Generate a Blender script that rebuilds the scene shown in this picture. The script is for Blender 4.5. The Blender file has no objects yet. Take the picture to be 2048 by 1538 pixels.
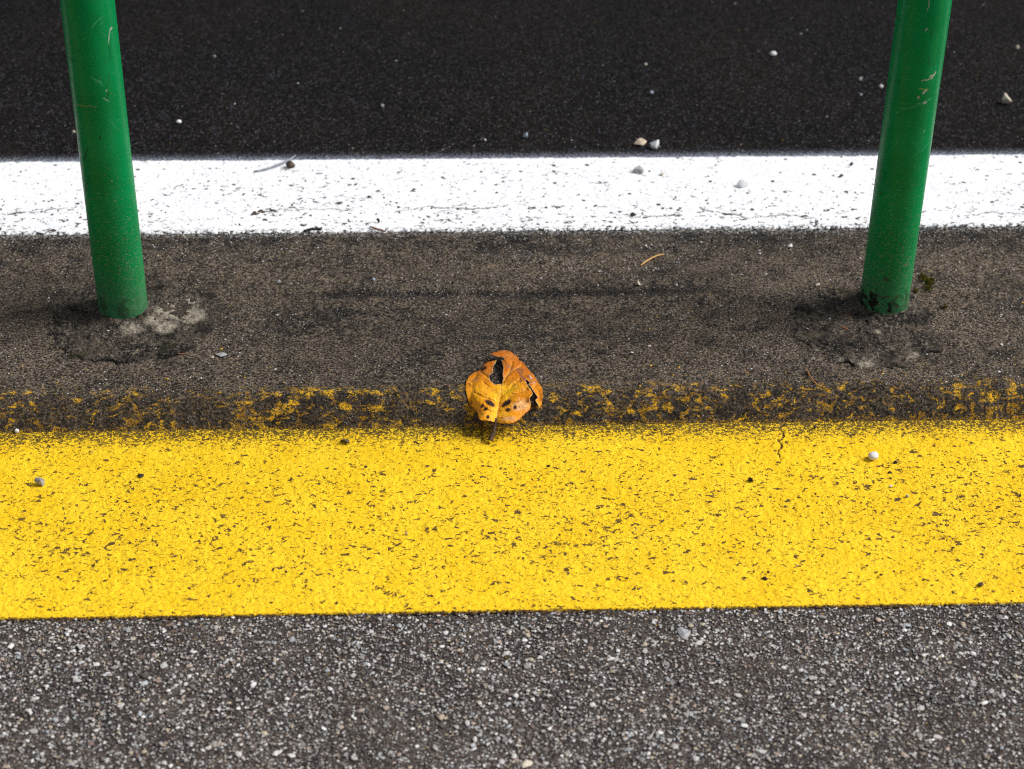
import bpy, bmesh, math, random
import numpy as np
from mathutils import Vector, Matrix
from mathutils.geometry import delaunay_2d_cdt

SC = bpy.context.scene
COL = SC.collection

# ------------------------------------------------------------------ camera
TH, FPX, PSI, RHO = math.radians(34), 3949.0, math.radians(2.48), math.atan(74 / 5854)
KZ = 0.035                                   # height of the raised kerb strip and the road over the pavement
HC = 1.35 + KZ
fw = np.array([math.sin(PSI) * math.cos(TH), math.cos(PSI) * math.cos(TH), -math.sin(TH)])
r0 = np.array([math.cos(PSI), -math.sin(PSI), 0.0])
u0 = np.cross(r0, fw)
RI = r0 * math.cos(RHO) + u0 * math.sin(RHO)
UP = u0 * math.cos(RHO) - r0 * math.sin(RHO)
CPOS = np.array([0, 0, HC])
cam_d = bpy.data.cameras.new('camera')
cam = bpy.data.objects.new('camera', cam_d)
COL.objects.link(cam)
M4 = Matrix.Identity(4)
for i in range(3):
    M4[i][0], M4[i][1], M4[i][2], M4[i][3] = RI[i], UP[i], -fw[i], CPOS[i]
cam.matrix_world = M4
cam_d.sensor_width = 36
cam_d.lens = FPX / 2048 * 36
cam_d.clip_start = 0.05
cam_d.clip_end = 500
cam_d.dof.use_dof = True
cam_d.dof.focus_distance = 2.37
cam_d.dof.aperture_fstop = 5.6
SC.camera = cam

# ------------------------------------------------------------------ light
SUN_EL, SUN_AZ = math.radians(43), math.radians(6)      # azimuth measured from +X towards +Y
sdir = Vector((math.cos(SUN_EL) * math.cos(SUN_AZ), math.cos(SUN_EL) * math.sin(SUN_AZ), math.sin(SUN_EL)))
world = bpy.data.worlds.new('World')
SC.world = world
world.use_nodes = True
wn = world.node_tree
bg = wn.nodes['Background']
sky = wn.nodes.new('ShaderNodeTexSky')
sky.sky_type = 'NISHITA'
sky.sun_disc = False
sky.sun_elevation = SUN_EL
sky.sun_rotation = math.pi / 2 - SUN_AZ
sky.air_density = 1.0
sky.dust_density = 3.0
sky.ozone_density = 1.0
hs = wn.nodes.new('ShaderNodeHueSaturation')             # cloud cover takes most of the blue out
hs.inputs['Saturation'].default_value = 0.3
wn.links.new(sky.outputs[0], hs.inputs['Color'])
wn.links.new(hs.outputs[0], bg.inputs['Color'])
bg.inputs['Strength'].default_value = 0.085
sun_d = bpy.data.lights.new('sun', 'SUN')
sun_d.energy = 3.0
sun_d.angle = math.radians(28)
sun_d.color = (1.0, 0.965, 0.92)
sun = bpy.data.objects.new('sun', sun_d)
COL.objects.link(sun)
sun.rotation_euler = sdir.to_track_quat('Z', 'Y').to_euler()
SC.view_settings.view_transform = 'Standard'
SC.view_settings.look = 'None'
SC.view_settings.gamma = 1
SC.view_settings.exposure = 0.35
SC.view_settings.use_curve_mapping = False
SC.cycles.use_denoising = False              # keeps the fine grain of the surfaces
SC.cycles.filter_width = 1.1

# ------------------------------------------------------------------ helpers
def G(px, py, z=0.0):
    d = fw * FPX + RI * (px - 1024) - UP * (py - 769)
    t = (z - HC) / d[2]
    return CPOS + d * t

def mpp(p):                                   # metres per photo pixel at a point
    return float(np.dot(np.asarray(p) - CPOS, fw)) / FPX

def tag(o, label=None, cat=None, group=None, kind=None):
    if label: o['label'] = label
    if cat: o['category'] = cat
    if group: o['group'] = group
    if kind: o['kind'] = kind
    return o

def mesh_np(name, V, F, mat=None, col=None, attrs=None, smooth=True):
    V = np.asarray(V, np.float32); F = np.asarray(F, np.int32)
    me = bpy.data.meshes.new(name)
    nf, k = F.shape
    me.vertices.add(len(V)); me.vertices.foreach_set('co', V.ravel())
    me.loops.add(nf * k); me.loops.foreach_set('vertex_index', F.ravel())
    me.polygons.add(nf)
    me.polygons.foreach_set('loop_start', np.arange(0, nf * k, k, dtype=np.int32))
    me.polygons.foreach_set('use_smooth', np.full(nf, smooth, bool))
    if col is not None:
        a = me.color_attributes.new('Col', 'FLOAT_COLOR', 'POINT')
        c = np.ones((len(V), 4), np.float32); c[:, :col.shape[1]] = col
        a.data.foreach_set('color', c.ravel())
    for n, arr in (attrs or {}).items():
        a = me.attributes.new(n, 'FLOAT', 'POINT')
        a.data.foreach_set('value', np.asarray(arr, np.float32).ravel())
    me.update(calc_edges=True); me.validate()
    if mat: me.materials.append(mat)
    return me

def link(name, me, parent=None):
    o = bpy.data.objects.new(name, me)
    COL.objects.link(o)
    if parent: o.parent = parent
    return o

def hash2(ix, iy, seed):
    h = (ix.astype(np.int64) * 374761393 + iy.astype(np.int64) * 668265263 + seed * 974634777) & 0xFFFFFFFF
    h = ((h ^ (h >> 13)) * 1274126177) & 0xFFFFFFFF
    h = (h ^ (h >> 16)) & 0xFFFFFFFF
    return h / 4294967295.0

def vnoise(x, y, seed=0):
    ix, iy = np.floor(x), np.floor(y)
    fx, fy = x - ix, y - iy
    fx = fx * fx * (3 - 2 * fx); fy = fy * fy * (3 - 2 * fy)
    a, b = hash2(ix, iy, seed), hash2(ix + 1, iy, seed)
    c, d = hash2(ix, iy + 1, seed), hash2(ix + 1, iy + 1, seed)
    return (a * (1 - fx) + b * fx) * (1 - fy) + (c * (1 - fx) + d * fx) * fy - 0.5

def fbm(x, y, seed=0, octv=4, gain=0.5):
    s, a = 0, 1.0
    for i in range(octv):
        s = s + a * vnoise(x, y, seed + i * 17)
        x = x * 2.03 + 11.3; y = y * 2.03 + 5.7; a *= gain
    return s

def segdist(P, poly):                         # distance of points to a polyline
    best = np.full(len(P), 1e9)
    for (a, b) in zip(poly[:-1], poly[1:]):
        a = np.asarray(a, float); b = np.asarray(b, float); d = b - a
        t = np.clip(((P - a) @ d) / max(d @ d, 1e-12), 0, 1)
        best = np.minimum(best, np.linalg.norm(P - (a + t[:, None] * d), axis=1))
    return best

def grid_faces(nx, ny):
    i = np.arange(nx - 1)[None, :] + np.arange(ny - 1)[:, None] * nx
    return np.stack([i, i + 1, i + 1 + nx, i + nx], -1).reshape(-1, 4)

def sstep(a, b, x):
    t = np.clip((x - a) / (b - a), 0, 1)
    return t * t * (3 - 2 * t)

class Mat:
    def __init__(s, name, rough=0.8, spec=0.3):
        s.m = bpy.data.materials.new(name); s.m.use_nodes = True
        s.t = s.m.node_tree; s.b = s.t.nodes['Principled BSDF']
        s.b.inputs['Roughness'].default_value = rough
        s.b.inputs['Specular IOR Level'].default_value = spec
        s.tc = s.t.nodes.new('ShaderNodeTexCoord').outputs['Object']
    def put(s, inp, v):
        if isinstance(v, bpy.types.NodeSocket): s.t.links.new(v, inp)
        elif v is not None:
            if isinstance(v, tuple) and len(v) == 3 and inp.type == 'RGBA': v = v + (1,)
            inp.default_value = v
    def mapped(s, scale=(1, 1, 1), rot=(0, 0, 0), loc=(0, 0, 0), vec=None):
        n = s.t.nodes.new('ShaderNodeMapping'); s.put(n.inputs['Vector'], vec or s.tc)
        n.inputs['Scale'].default_value = scale; n.inputs['Rotation'].default_value = rot
        n.inputs['Location'].default_value = loc
        return n.outputs[0]
    def noise(s, scale, detail=3, rough=0.55, dist=0.0, vec=None, color=False):
        n = s.t.nodes.new('ShaderNodeTexNoise'); s.put(n.inputs['Vector'], vec or s.tc)
        n.inputs['Scale'].default_value = scale; n.inputs['Detail'].default_value = detail
        n.inputs['Roughness'].default_value = rough; n.inputs['Distortion'].default_value = dist
        return n.outputs['Color' if color else 'Fac']
    def voro(s, scale, vec=None, feature='F1', rnd=1.0):
        n = s.t.nodes.new('ShaderNodeTexVoronoi'); s.put(n.inputs['Vector'], vec or s.tc)
        n.feature = feature; n.inputs['Scale'].default_value = scale
        n.inputs['Randomness'].default_value = rnd
        return n.outputs['Distance'], n.outputs.get('Color')
    def math(s, op, a, b=None, clamp=False):
        n = s.t.nodes.new('ShaderNodeMath'); n.operation = op; n.use_clamp = clamp
        s.put(n.inputs[0], a); s.put(n.inputs[1], b)
        return n.outputs[0]
    def rng(s, v, a, b, c=0.0, d=1.0, smooth=True):
        n = s.t.nodes.new('ShaderNodeMapRange'); n.interpolation_type = 'SMOOTHSTEP' if smooth else 'LINEAR'
        s.put(n.inputs['Value'], v)
        for k, x in zip(('From Min', 'From Max', 'To Min', 'To Max'), (a, b, c, d)): s.put(n.inputs[k], x)
        return n.outputs[0]
    def mix(s, f, a, b, mode='MIX'):
        n = s.t.nodes.new('ShaderNodeMix'); n.data_type = 'RGBA'; n.blend_type = mode
        s.put(n.inputs[0], f); s.put(n.inputs[6], a); s.put(n.inputs[7], b)
        return n.outputs[2]
    def ramp(s, f, stops, const=False):
        n = s.t.nodes.new('ShaderNodeValToRGB'); s.put(n.inputs[0], f)
        e = n.color_ramp.elements
        if const: n.color_ramp.interpolation = 'CONSTANT'
        while len(e) < len(stops): e.new(0.5)
        for x, (p, c) in zip(e, stops): x.position = p; x.color = tuple(c) + (1,)
        return n.outputs[0]
    def sep(s, v=None, rgb=False):
        n = s.t.nodes.new('ShaderNodeSeparateColor' if rgb else 'ShaderNodeSeparateXYZ')
        s.put(n.inputs[0], v or s.tc)
        return n.outputs[0], n.outputs[1], n.outputs[2]
    def attr(s, name, fac=True):
        n = s.t.nodes.new('ShaderNodeAttribute'); n.attribute_name = name
        return n.outputs['Fac' if fac else 'Color']
    def bump(s, h, dist, strength=1.0, prev=None):
        n = s.t.nodes.new('ShaderNodeBump'); s.put(n.inputs['Height'], h)
        n.inputs['Distance'].default_value = dist; n.inputs['Strength'].default_value = strength
        if prev is not None: s.t.links.new(prev, n.inputs['Normal'])
        return n.outputs[0]
    def done(s, color, normal=None, rough=None):
        s.put(s.b.inputs['Base Color'], color)
        if normal is not None: s.t.links.new(normal, s.b.inputs['Normal'])
        if rough is not None: s.put(s.b.inputs['Roughness'], rough)
        return s.m

def specks(m, scale, density, colors, size=0.35, vec=None):
    """random light grains: returns (mask, colour); density may be a socket"""
    d, c = m.voro(scale, vec)
    r, g, b = m.sep(c, True)
    on = m.math('LESS_THAN', r, density)
    lim = m.math('MULTIPLY', m.math('ADD', m.math('MULTIPLY', g, 0.9), 0.35), size)
    inside = m.rng(d, m.math('MULTIPLY', lim, 1.15), m.math('MULTIPLY', lim, 0.75))
    return m.math('MULTIPLY', on, inside), m.ramp(b, colors)

GREYS = [(0.0, (.22, .20, .19)), (0.35, (.36, .35, .34)), (0.6, (.30, .25, .20)), (0.8, (.50, .50, .51)), (1.0, (.62, .60, .58))]

# ------------------------------------------------------------------ ground materials
def mat_road():
    m = Mat('dark_road_asphalt', 0.9, 0.06)
    x, y, z = m.sep()
    big = m.noise(5, 5, .65)
    col = m.mix(m.rng(big, .30, .70), (.0050, .0049, .0056), (.0078, .0068, .0064))
    g = m.noise(230, 4, .75)
    col = m.mix(1.0, col, m.ramp(g, [(.38, (.2, .2, .21)), (.5, (.85, .85, .85)), (.60, (3.0, 2.8, 2.7))]), 'MULTIPLY')
    d, c = m.voro(230, m.mapped((1, .72, 1)))
    r, gg, b = m.sep(c, True)
    grain = m.mix(b, (.070, .050, .036), (.042, .048, .070))
    col = m.mix(m.math('MULTIPLY', m.rng(d, .45, .25), m.math('MULTIPLY', m.rng(r, .35, 1.0), m.rng(y, 3.3, 2.75, .45, 1.0))), col, grain)
    near = m.rng(y, 2.95, 2.60, 0.004, 0.016)
    k, kc = specks(m, 360, near, GREYS, .33)
    col = m.mix(m.math('MULTIPLY', k, .75), col, kc)
    k, kc = specks(m, 150, .0035, GREYS, .22)
    col = m.mix(m.math('MULTIPLY', k, .9), col, kc)
    # overspray of the white paint fading onto the asphalt
    w = m.noise(300, 3, .7)
    fade = m.rng(y, 2.635, 2.588, 0.0, 1.0)
    fade = m.math('MULTIPLY', m.math('POWER', fade, 1.8), m.rng(m.math('ADD', w, m.math('MULTIPLY', fade, .16)), .47, .74))
    nearside = m.math('LESS_THAN', y, 2.7)
    col = m.mix(m.math('MULTIPLY', m.math('MULTIPLY', fade, nearside), .8), col, (.40, .45, .56))
    h = m.math('ADD', m.math('MULTIPLY', g, .6), m.math('MULTIPLY', m.rng(d, 0, .6, 1, 0), .5))
    return m.done(col, m.bump(h, .0016, .8))

def mat_kerb():
    m = Mat('worn_kerb_asphalt', 0.92, 0.08)
    x, y, z = m.sep()
    st = m.mapped((.45, 1, 1))
    big = m.noise(9, 5, .6, .6, st)
    mid = m.noise(38, 4, .6, .3)
    furrow = m.attr('furrow')
    dust = m.math('ADD', m.math('ADD', m.math('MULTIPLY', big, .33), m.math('MULTIPLY', mid, .37)), m.math('MULTIPLY', m.noise(150, 3, .65), .30))
    dust = m.math('SUBTRACT', dust, m.math('MULTIPLY', furrow, .15))
    edge = m.rng(y, 2.27, 2.385, 0, .075)
    dust = m.math('SUBTRACT', dust, edge)
    dm = m.rng(dust, .36, .58)
    col = m.mix(dm, (.021, .0192, .0182), (.090, .073, .056))
    g = m.noise(330, 4, .78)
    col = m.mix(1.0, col, m.ramp(g, [(.40, (.14, .14, .16)), (.5, (.82, .82, .82)), (.60, (2.5, 2.4, 2.3))]), 'MULTIPLY')
    # dark pits
    d2, c2 = m.voro(260)
    r2, g2, b2 = m.sep(c2, True)
    col = m.mix(m.math('MULTIPLY', m.rng(d2, .40, .22), m.math('GREATER_THAN', r2, .72)), col, (.011, .010, .010))
    # light mineral grains, denser where the dust is thin
    dens = m.math('ADD', m.rng(m.noise(14, 3), .42, .66, .05, .20), m.rng(y, 2.26, 2.38, 0, .06))
    k, kc = specks(m, 520, dens, GREYS, .34)
    col = m.mix(m.math('MULTIPLY', k, .85), col, kc)
    k, kc = specks(m, 300, m.math('MULTIPLY', dens, .45), GREYS, .30)
    col = m.mix(m.math('MULTIPLY', k, .9), col, kc)
    k, kc = specks(m, 420, m.math('ADD', m.rng(y, 2.10, 1.985, .004, .05), .0), [(0, (.50, .26, .02)), (.6, (.62, .36, .04)), (1, (.30, .15, .05))], .26)
    col = m.mix(m.math('MULTIPLY', k, .85), col, kc)
    # worn paint on the white line's edge
    we = m.math('MULTIPLY', m.rng(y, 2.362, 2.382), m.rng(m.noise(230, 4, .7), .50, .62))
    col = m.mix(m.math('MULTIPLY', we, .8), col, (.55, .55, .56))
    # darker tone and remains of yellow paint on the sloping face
    face = m.math('MULTIPLY', m.rng(z, .036, .024), m.math('LESS_THAN', y, 2.03))
    facew = m.rng(m.math('ADD', y, m.math('MULTIPLY', m.noise(30, 4, .65), .05)), 2.036, 1.998)
    col = m.mix(m.math('MULTIPLY', facew, .38), col, m.mix(g, (.012, .011, .010), (.042, .036, .030)))
    pm = m.math('ADD', m.math('MULTIPLY', m.noise(120, 5, .76, .5, m.mapped((.6, 1, .8))), .80),
                m.math('MULTIPLY', m.noise(7, 3, .5, 0, m.mapped((1, .2, .2))), .24))
    streak = m.noise(190, 3, .6, .2, m.mapped((1, .06, .06)))
    pm = m.math('ADD', pm, m.math('MULTIPLY', m.rng(x, .45, .62), m.math('MULTIPLY', m.math('SUBTRACT', streak, .5), .35)))
    foot = m.math('MULTIPLY', m.math('MULTIPLY', m.rng(z, .0075, .001), m.math('LESS_THAN', y, 2.0)), m.rng(m.noise(420, 3, .75), .50, .60))
    col = m.mix(m.math('MULTIPLY', foot, .8), col, (.55, .31, .02))
    paint = m.math('MULTIPLY', m.math('MULTIPLY', m.rng(pm, .538, .598), m.rng(m.noise(420, 2, .6), .40, .56, .15, 1)), m.rng(y, 2.008, 1.988))
    pc = m.mix(m.rng(m.noise(60, 3), .42, .62), (.40, .21, .012), (.82, .47, .02))
    col = m.mix(m.math('MULTIPLY', paint, .88), col, pc)
    h = m.math('ADD', m.math('MULTIPLY', g, .7), m.math('MULTIPLY', m.noise(140, 3), .8))
    h = m.math('ADD', h, m.math('MULTIPLY', k, .4))
    return m.done(col, m.bump(h, .0016, .9))

def mat_pavement():
    m = Mat('grey_pavement_asphalt', 0.9, 0.08)
    x, y, z = m.sep()
    g = m.noise(380, 3, .7)
    col = m.mix(m.rng(m.noise(11, 4), .35, .65), (.046, .040, .0385), (.066, .056, .051))
    col = m.mix(1.0, col, m.ramp(g, [(.37, (.3, .3, .31)), (.5, (.95, .95, .95)), (.63, (2.2, 2.1, 2.0))]), 'MULTIPLY')
    k, kc = specks(m, 330, .22, GREYS, .36)
    col = m.mix(m.math('MULTIPLY', k, .85), col, kc)
    k, kc = specks(m, 560, .16, GREYS, .36)
    col = m.mix(m.math('MULTIPLY', k, .8), col, kc)
    far = m.math('MAXIMUM', m.math('GREATER_THAN', m.math('ABSOLUTE', x), .95), m.math('LESS_THAN', y, 1.15))
    k, kc = specks(m, 130, m.math('MULTIPLY', far, .45), GREYS, .42)
    col = m.mix(m.math('MULTIPLY', k, .85), col, kc)
    ysp = m.rng(y, 1.56, 1.615, .004, .07)
    k, kc = specks(m, 420, ysp, [(0, (.60, .34, .02)), (1, (.80, .46, .03))], .33)
    col = m.mix(m.math('MULTIPLY', k, .9), col, kc)
    h = m.math('ADD', g, m.math('MULTIPLY', m.noise(150, 3), .8))
    return m.done(col, m.bump(h, .002, 1.0))

def mat_yellow():
    m = Mat('yellow_road_paint', 0.7, 0.12)
    x, y, z = m.sep()
    col = m.mix(m.rng(m.noise(16, 4), .35, .65), (.86, .535, .012), (.90, .59, .020))
    f = m.noise(240, 3, .6)
    col = m.mix(m.rng(f, .56, .70, 0, .25), col, (.74, .38, .012))
    asph = m.mix(m.rng(m.noise(500, 2), .4, .6), (.024, .016, .011), (.125, .070, .034))
    # bands where traffic rubbed more of the paint away
    band = m.math('MULTIPLY', m.rng(y, 1.90, 1.84), m.rng(y, 1.655, 1.73))
    wob = m.noise(8, 4, .6, 0, m.mapped((.5, 1, 1)))
    thr = m.math('SUBTRACT', m.math('SUBTRACT', .626, m.math('MULTIPLY', m.math('SUBTRACT', m.noise(45, 3), .5), .10)), m.math('MULTIPLY', band, .030))
    thr = m.math('SUBTRACT', thr, m.math('MULTIPLY', m.math('SUBTRACT', wob, .5), .10))
    rv = m.mapped((.8, 1.0, 1), (0, 0, math.radians(-14)))
    c1 = m.noise(165, 3, .60, .7, rv)
    chip = m.rng(m.math('SUBTRACT', c1, thr), 0.0, .016)
    c2 = m.noise(560, 3, .6, .3, rv)
    thr2 = m.math('ADD', thr, .018)
    chip2 = m.rng(m.math('SUBTRACT', c2, thr2), 0.0, .05)
    # sparse bigger spots
    d, c = m.voro(75, m.mapped((.8, 1, 1)))
    r, gg, b = m.sep(c, True)
    dd = m.math('ADD', d, m.math('MULTIPLY', m.math('SUBTRACT', m.noise(330, 3, .6), .5), .32))
    spot = m.math('MULTIPLY', m.rng(dd, m.math('ADD', m.math('MULTIPLY', gg, .13), .08), m.math('ADD', m.math('MULTIPLY', gg, .10), .04)), m.math('GREATER_THAN', r, .72))
    wear = m.math('MAXIMUM', m.math('MAXIMUM', m.math('MULTIPLY', chip, .94), m.math('MULTIPLY', chip2, .62)), m.math('MULTIPLY', spot, .93))
    ed = m.rng(m.math('ADD', y, m.math('MULTIPLY', m.math('SUBTRACT', m.noise(330, 4, .7), .5), .014)), 1.6178, 1.6158)
    wear = m.math('MAXIMUM', m.math('MAXIMUM', wear, m.attr('crack')), ed)
    col = m.mix(wear, col, asph)
    # silt washed against the foot of the kerb
    yn = m.math('ADD', y, m.math('MULTIPLY', m.math('SUBTRACT', m.noise(26, 4), .5), .034))
    silt = m.rng(yn, 1.905, 1.964)
    sn = m.noise(330, 4, .78)
    sm = m.rng(m.math('ADD', sn, m.math('MULTIPLY', silt, .17)), .56, .66)
    col = m.mix(m.math('MULTIPLY', sm, .95), col, m.mix(m.noise(650, 2), (.024, .019, .013), (.10, .066, .022)))
    h = m.math('ADD', m.math('MULTIPLY', m.noise(170, 3, .55, .3, rv), 1.0), m.math('MULTIPLY', f, .25))
    h = m.math('SUBTRACT', h, m.math('MULTIPLY', wear, .35))
    return m.done(col, m.bump(h, .0034, .85))

def mat_white():
    m = Mat('white_road_paint', 0.7, 0.15)
    x, y, z = m.sep()
    col = m.mix(m.rng(m.noise(20, 4), .35, .7), (.80, .81, .83), (.76, .78, .82))
    asph = m.mix(m.noise(500, 2), (.012, .011, .011), (.085, .07, .06))
    low = m.rng(y, 2.56, 2.40, 0, .034)
    wob = m.noise(9, 4, .6, 0, m.mapped((.45, 1, 1)))
    thr = m.math('SUBTRACT', m.math('SUBTRACT', .634, low), m.math('MULTIPLY', m.math('SUBTRACT', wob, .5), .16))
    rv = m.mapped((.75, 1.0, 1), (0, 0, math.radians(-6)))
    c1 = m.noise(150, 4, .64, .6, rv)
    chip = m.rng(m.math('SUBTRACT', c1, thr), 0.0, .012)
    d, c = m.voro(58)
    r, gg, b = m.sep(c, True)
    dd = m.math('ADD', d, m.math('MULTIPLY', m.math('SUBTRACT', m.noise(300, 3, .6), .5), .34))
    spot = m.math('MULTIPLY', m.rng(dd, m.math('ADD', m.math('MULTIPLY', gg, .17), .05), m.math('ADD', m.math('MULTIPLY', gg, .15), .025)), m.math('GREATER_THAN', r, .50))
    d3, c3 = m.voro(240)
    r3, g3, b3 = m.sep(c3, True)
    fine = m.math('MULTIPLY', m.rng(d3, .26, .14), m.math('GREATER_THAN', r3, .86))
    wear = m.math('MAXIMUM', m.math('MAXIMUM', chip, m.math('MULTIPLY', spot, .95)), m.math('MULTIPLY', fine, .7))
    # worn lower edge
    e = m.math('MULTIPLY', m.rng(y, 2.392, 2.381), m.rng(m.noise(200, 4, .65), .50, .58))
    wear = m.math('MAXIMUM', m.math('MAXIMUM', wear, e), m.attr('crack'))
    col = m.mix(wear, col, asph)
    h = m.math('SUBTRACT', m.noise(160, 3), m.math('MULTIPLY', wear, .4))
    return m.done(col, m.bump(h, .0014, .6))

def mat_vcol(name, rough=0.85, spec=0.25, grain=None, amt=.35, bumpd=.0006):
    m = Mat(name, rough, spec)
    col = m.attr('Col', False)
    g = m.noise(grain or 700, 3, .65)
    col = m.mix(1.0, col, m.ramp(g, [(.3, (1 - amt,) * 3), (.7, (1 + amt,) * 3)]), 'MULTIPLY')
    return m.done(col, m.bump(g, bumpd, .8))

def mat_stone(name, a, b, grain=260, rough=.8, darks=.0):
    m = Mat(name, rough, .3)
    g = m.noise(grain, 4, .65)
    col = m.mix(m.rng(g, .36, .64), a, b)
    k = m.rng(m.noise(grain * 2.2, 2, .5), .64, .70)
    col = m.mix(m.math('MULTIPLY', k, darks), col, (.05, .04, .035))
    return m.done(col, m.bump(g, .001, .7))

# ------------------------------------------------------------------ ground geometry
def axis(lo, hi, step, outer_lo, outer_hi, nout=7):
    core = np.arange(lo, hi + step * .5, step)
    pre = lo - (lo - outer_lo) * (np.linspace(1, 0, nout, endpoint=False) ** 3) if outer_lo < lo else []
    post = hi + (outer_hi - hi) * (np.linspace(0, 1, nout + 1)[1:] ** 3) if outer_hi > hi else []
    return np.concatenate([pre, core, post])

XL, XH = -1.15, 1.35

def kerb_relief(X, Y):
    fade = sstep(-1.6, -1.1, X) * sstep(1.8, 1.3, X)
    r = .0010 + .0022 * fbm(X * 7, Y * 14, 3, 3) + .0009 * fbm(X * 60, Y * 70, 5, 3) + .0008 * fbm(X * 230, Y * 230, 8, 2)
    yc = 2.212 + .004 * np.sin(X * 3.0 + .6) + .006 * fbm(X * 6, X * 0 + 3.3, 31, 3)
    fur = .75 * np.exp(-((Y - yc) / .009) ** 2) * sstep(-.25, -.12, X) * sstep(.40, .28, X)
    return (r - .0016 - .003 * fur) * fade, fur * fade

def kerb_z(X, Y):
    # low asphalt kerb: rounded shoulder, short sloping face down to the pavement
    wob = .0035 * fbm(X * 9, X * 0, 41, 4) + .0015 * fbm(X * 60, Y * 60, 43, 2)
    t = (Y + wob - 1.958) / .034
    face = np.clip(t, -.15, 1)
    prof = KZ * np.where(face < 1, 1 - (1 - np.clip(face, -.15, 1)) ** 1.55 * .999, 1)
    prof = np.where(t < 0, KZ * t * 1.2, prof)
    rel, fur = kerb_relief(X, Y)
    k = sstep(1.965, 2.02, Y)
    return prof + rel * (.25 + .75 * k), fur

def ground_z(x, y):
    x = np.array([float(x)]); y = np.array([float(y)])
    if y[0] < 1.6155: return 0.0
    if y[0] < 1.960: return .0015
    if y[0] < 2.382: return float(kerb_z(x, y)[0][0])
    if y[0] < 2.593: return KZ + .0016
    return KZ - .0005

road_m, kerb_m, pave_m, yel_m, whi_m = mat_road(), mat_kerb(), mat_pavement(), mat_yellow(), mat_white()

def sheet(name, xs, ys, zf, mat, parent=None, attrs=None):
    X, Y = np.meshgrid(xs, ys)
    r = zf(X.ravel(), Y.ravel())
    Z, at = r if isinstance(r, tuple) else (r, None)
    V = np.stack([X.ravel(), Y.ravel(), Z], -1)
    return link(name, mesh_np(name, V, grid_faces(len(xs), len(ys)), mat, attrs=at), parent)

road = tag(sheet('road', axis(XL, XH, .012, -90, 90), axis(2.381, 3.5, .012, 2.381, 140, 9),
                 lambda x, y: KZ - .0012 + .0012 * fbm(x * 40, y * 40, 71, 3), road_m), 'smooth near-black asphalt road beyond the white line', kind='structure')
kerb = tag(sheet('kerb', axis(XL, XH, .003, -90, 90), axis(1.945, 2.381, .003, 1.945, 2.381),
                 lambda x, y: (lambda q: (q[0], {'furrow': q[1]}))(kerb_z(x, y)), kerb_m), 'low raised strip of worn brown grey asphalt carrying the green posts', kind='structure')
pavement = tag(sheet('pavement', axis(XL, XH, .006, -90, 90), axis(1.0, 1.98, .006, -60, 1.98, 9),
                     lambda x, y: -.0015 + .0018 * fbm(x * 60, y * 60, 91, 3), pave_m), 'grey asphalt pavement full of pale aggregate in the foreground', kind='structure')

def paint_line(name, y0, y1, zt, mat, parent, rag, cracks, seed, step=.0013):
    xs = axis(-.95, 1.15, step, -40, 40, 8)
    ny = int((y1 - y0) / (step * 1.35))
    t = np.linspace(0, 1, ny)
    lo = y0 + rag * (fbm(xs * 160, xs * 0, seed, 4, .75) * .9 + fbm(xs * 25, xs * 0, seed + 3, 3) * .8)
    hi = y1 + rag * (fbm(xs * 300, xs * 0, seed + 9, 3) * .7 + fbm(xs * 25, xs * 0, seed + 13, 3) * .6)
    X = np.tile(xs, (ny, 1)); Y = lo[None, :] * (1 - t[:, None]) + hi[None, :] * t[:, None]
    P = np.stack([X.ravel(), Y.ravel()], -1)
    cr = np.zeros(len(P))
    for pts, w in cracks:
        w = w * 1.5 if y0 > 2 else w * .6
        lo_, hi_ = pts.min(0) - .02, pts.max(0) + .02
        sel = np.where(((P > lo_) & (P < hi_)).all(1))[0]
        Q = P[sel]
        wig = np.stack([fbm(Q[:, 0] * 90, Q[:, 1] * 90, 5, 3), fbm(Q[:, 0] * 90, Q[:, 1] * 90, 55, 3)], -1) * .006
        d = segdist(Q + wig, pts)
        ww = w * (.55 + 1.1 * np.clip(fbm(Q[:, 0] * 60, Q[:, 1] * 60, 77, 2) + .45, 0, 1.3))
        cr[sel] = np.maximum(cr[sel], sstep(ww * 1.25, ww * .6, d))
    Z = zt + .0007 * fbm(P[:, 0] * 120, P[:, 1] * 120, seed + 5, 3) - .0012 * cr
    Z = Z.reshape(ny, -1)
    Z[0] -= .0022; Z[-1] -= .0022
    V = np.stack([X.ravel(), Y.ravel(), Z.ravel()], -1)
    return link(name, mesh_np(name, V, grid_faces(len(xs), ny), mat, attrs={'crack': cr}), parent)

def pl(pts, z): return np.array([G(px, py, z)[:2] for px, py in pts])
wz = KZ + .0016
white_cracks = [
    (pl([(1400, 416), (1425, 424), (1455, 427), (1478, 430), (1497, 437)], wz), .0011),
    (pl([(1497, 437), (1530, 431), (1575, 428), (1618, 436)], wz), .0006),
    (pl([(1255, 437), (1290, 434), (1325, 432), (1360, 430)], wz), .0007),
    (pl([(520, 424), (560, 420), (620, 417), (700, 420)], wz), .0006),
    (pl([(790, 424), (850, 412), (930, 418), (1010, 413)], wz), .0007),
    (pl([(1630, 438), (1632, 447), (1628, 452)], wz), .0008),
    (pl([(560, 338), (600, 341)], wz), .0005),
    (pl([(60, 426), (110, 418), (150, 412)], wz), .0008),
    (pl([(0, 428), (60, 424)], wz), .0007),
    (pl([(1930, 430), (1990, 424), (2048, 428)], wz), .0006)]
yellow_cracks = [
    (pl([(1568, 846), (1563, 856), (1568, 868), (1562, 878), (1559, 894)], .004), .0016),
    (pl([(1559, 894), (1556, 905), (1562, 915)], .004), .0008),
    (pl([(1100, 1010), (1098, 1030)], .004), .0007)]
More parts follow.
